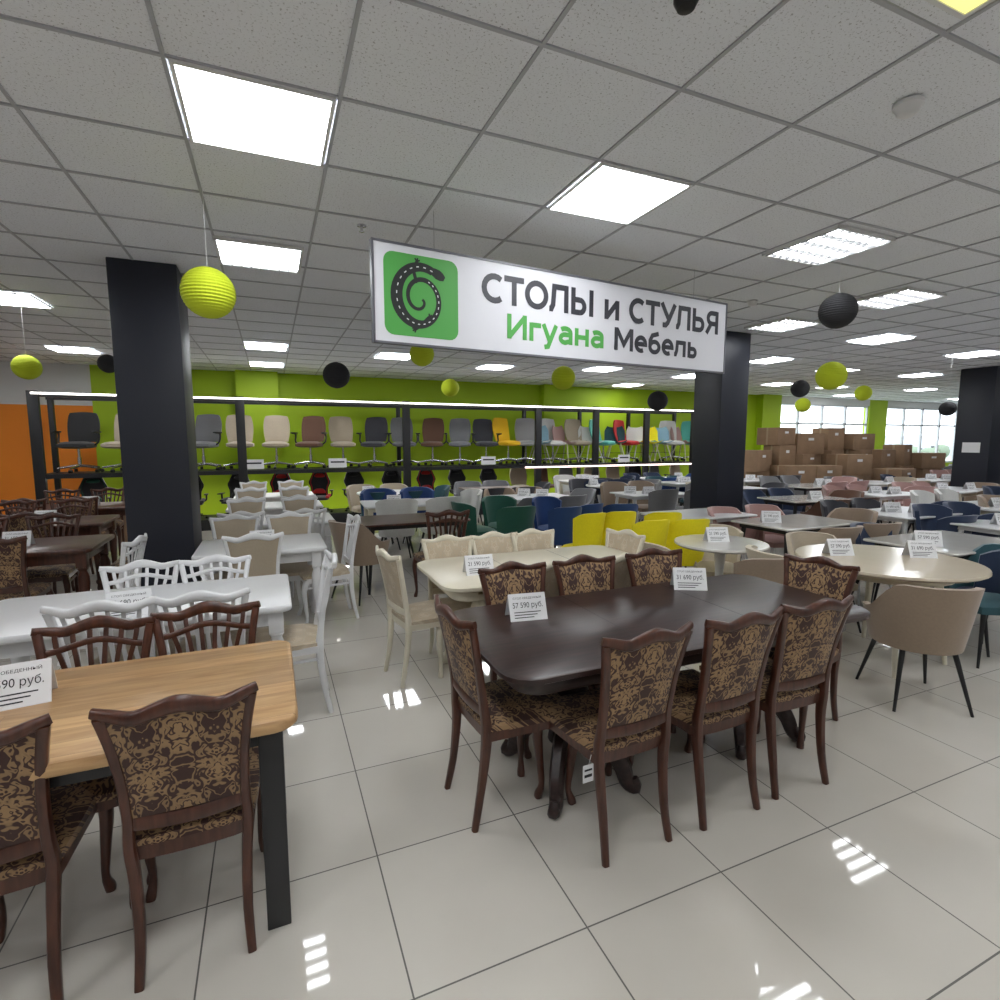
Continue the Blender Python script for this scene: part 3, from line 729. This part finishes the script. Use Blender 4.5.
# ------------------------------------------------------------------ cardboard boxes
def cbox(w,d,h):
    b=MB(); b.box((0,0,h/2),(w,d,h),M['cardboard'],.006); b.box((0,0,h/2),(w+.003,.05,h+.003),M['tape']); b.box((0,-d/2-.001,h*.72),(w*.2,.002,h*.12),M['card'])
    return b.mesh('carton')
CB=[cbox(.75,.6,.5),cbox(.6,.6,.42),cbox(.9,.6,.4),cbox(.5,.5,.55)]
HH=[.5,.42,.4,.55]
for col in range(8):
    x=10.7+col*.78; z=0; n=[3,4,4,4,4,3,3,3][col]
    for k in range(n):
        j=(col*3+k*2+(col>4))%4
        if z+HH[j]>1.95: break
        place('cardboard_box',CB[j],x+random.uniform(-.05,.05),9.6-.1*col+random.uniform(-.08,.08),z,random.uniform(-14,14)); z+=HH[j]+.003
for x,y in ((12.0,8.75),(12.9,8.65),(14.1,8.3),(11.3,8.9)):
    z=0
    for k in range(random.choice((2,2,3))):
        j=random.randint(0,3); place('cardboard_box',CB[j],x,y,z,random.uniform(-15,15)); z+=HH[j]+.003
place('cardboard_box',CB[0],-1.9,10.3,0); place('cardboard_box',CB[1],-1.9,10.3,.503,8); place('cardboard_box',CB[3],-1.85,10.3,.926,8)
# ------------------------------------------------------------------ outside
gr=pbr('outside_ground',(.3,.33,.28),.9,var=.2,scale=.2); b=MB(); b.box((60,120,-4),(600,210,.2),gr); place('ground_outside',b.mesh('g'),0,0)
bm_=pbr('far_building',(.5,.52,.56),.8,var=.1,scale=.3); tr=pbr('foliage',(.2,.25,.18),.9,var=.3,scale=.8)
for i in range(14):
    b=MB(); w=random.uniform(10,22); h=random.uniform(4,9); b.box((0,0,h/2),(w,10,h),bm_)
    for k in range(6): b.box((-w/2+w*(k+.5)/6,-5.02,h*.6),(w/10,.05,h*.18),M['black'])
    place('far_building',b.mesh('bld'),40+i*17,95+random.uniform(-10,20),-4)
for i in range(26):
    b=MB(); b.tube([(0,0,0),(0,0,3)],.4,M['frame'],n=8)
    for k in range(9):
        r=random.uniform(.9,1.6); c=Vector((random.uniform(-1.8,1.8),random.uniform(-1.5,1.5),2.6+random.uniform(-.8,1.0)))
        b.loft([[c+Vector((r*math.sin(t)*math.cos(a)*(1+.15*math.sin(5*a+k+3*t)),r*math.sin(t)*math.sin(a),r*math.cos(t))) for a in [q*math.pi/5 for q in range(10)]] for t in [.05,.5,1,1.5,2,2.5,3.05]],tr)
    place('tree',b.mesh('tree'),35+i*5.5+random.uniform(-2,2),60+random.uniform(-8,12),-4.1,random.uniform(0,360))
# ------------------------------------------------------------------ world & camera
w=bpy.data.worlds.new('World'); C.scene.world=w; w.use_nodes=True
bg=w.node_tree.nodes['Background']; bg.inputs[0].default_value=(.84,.92,1,1); bg.inputs[1].default_value=3.2
cam=bpy.data.cameras.new('Camera'); co=bpy.data.objects.new('Camera',cam); C.collection.objects.link(co)
co.location=(0,0,1.65); co.rotation_euler=(math.radians(90-6.4),0,math.radians(-23.1)); cam.sensor_width=36; cam.lens=19.26; cam.clip_end=500
C.scene.camera=co
C.scene.view_settings.view_transform='Standard'; C.scene.view_settings.look='None'; C.scene.view_settings.exposure=.28
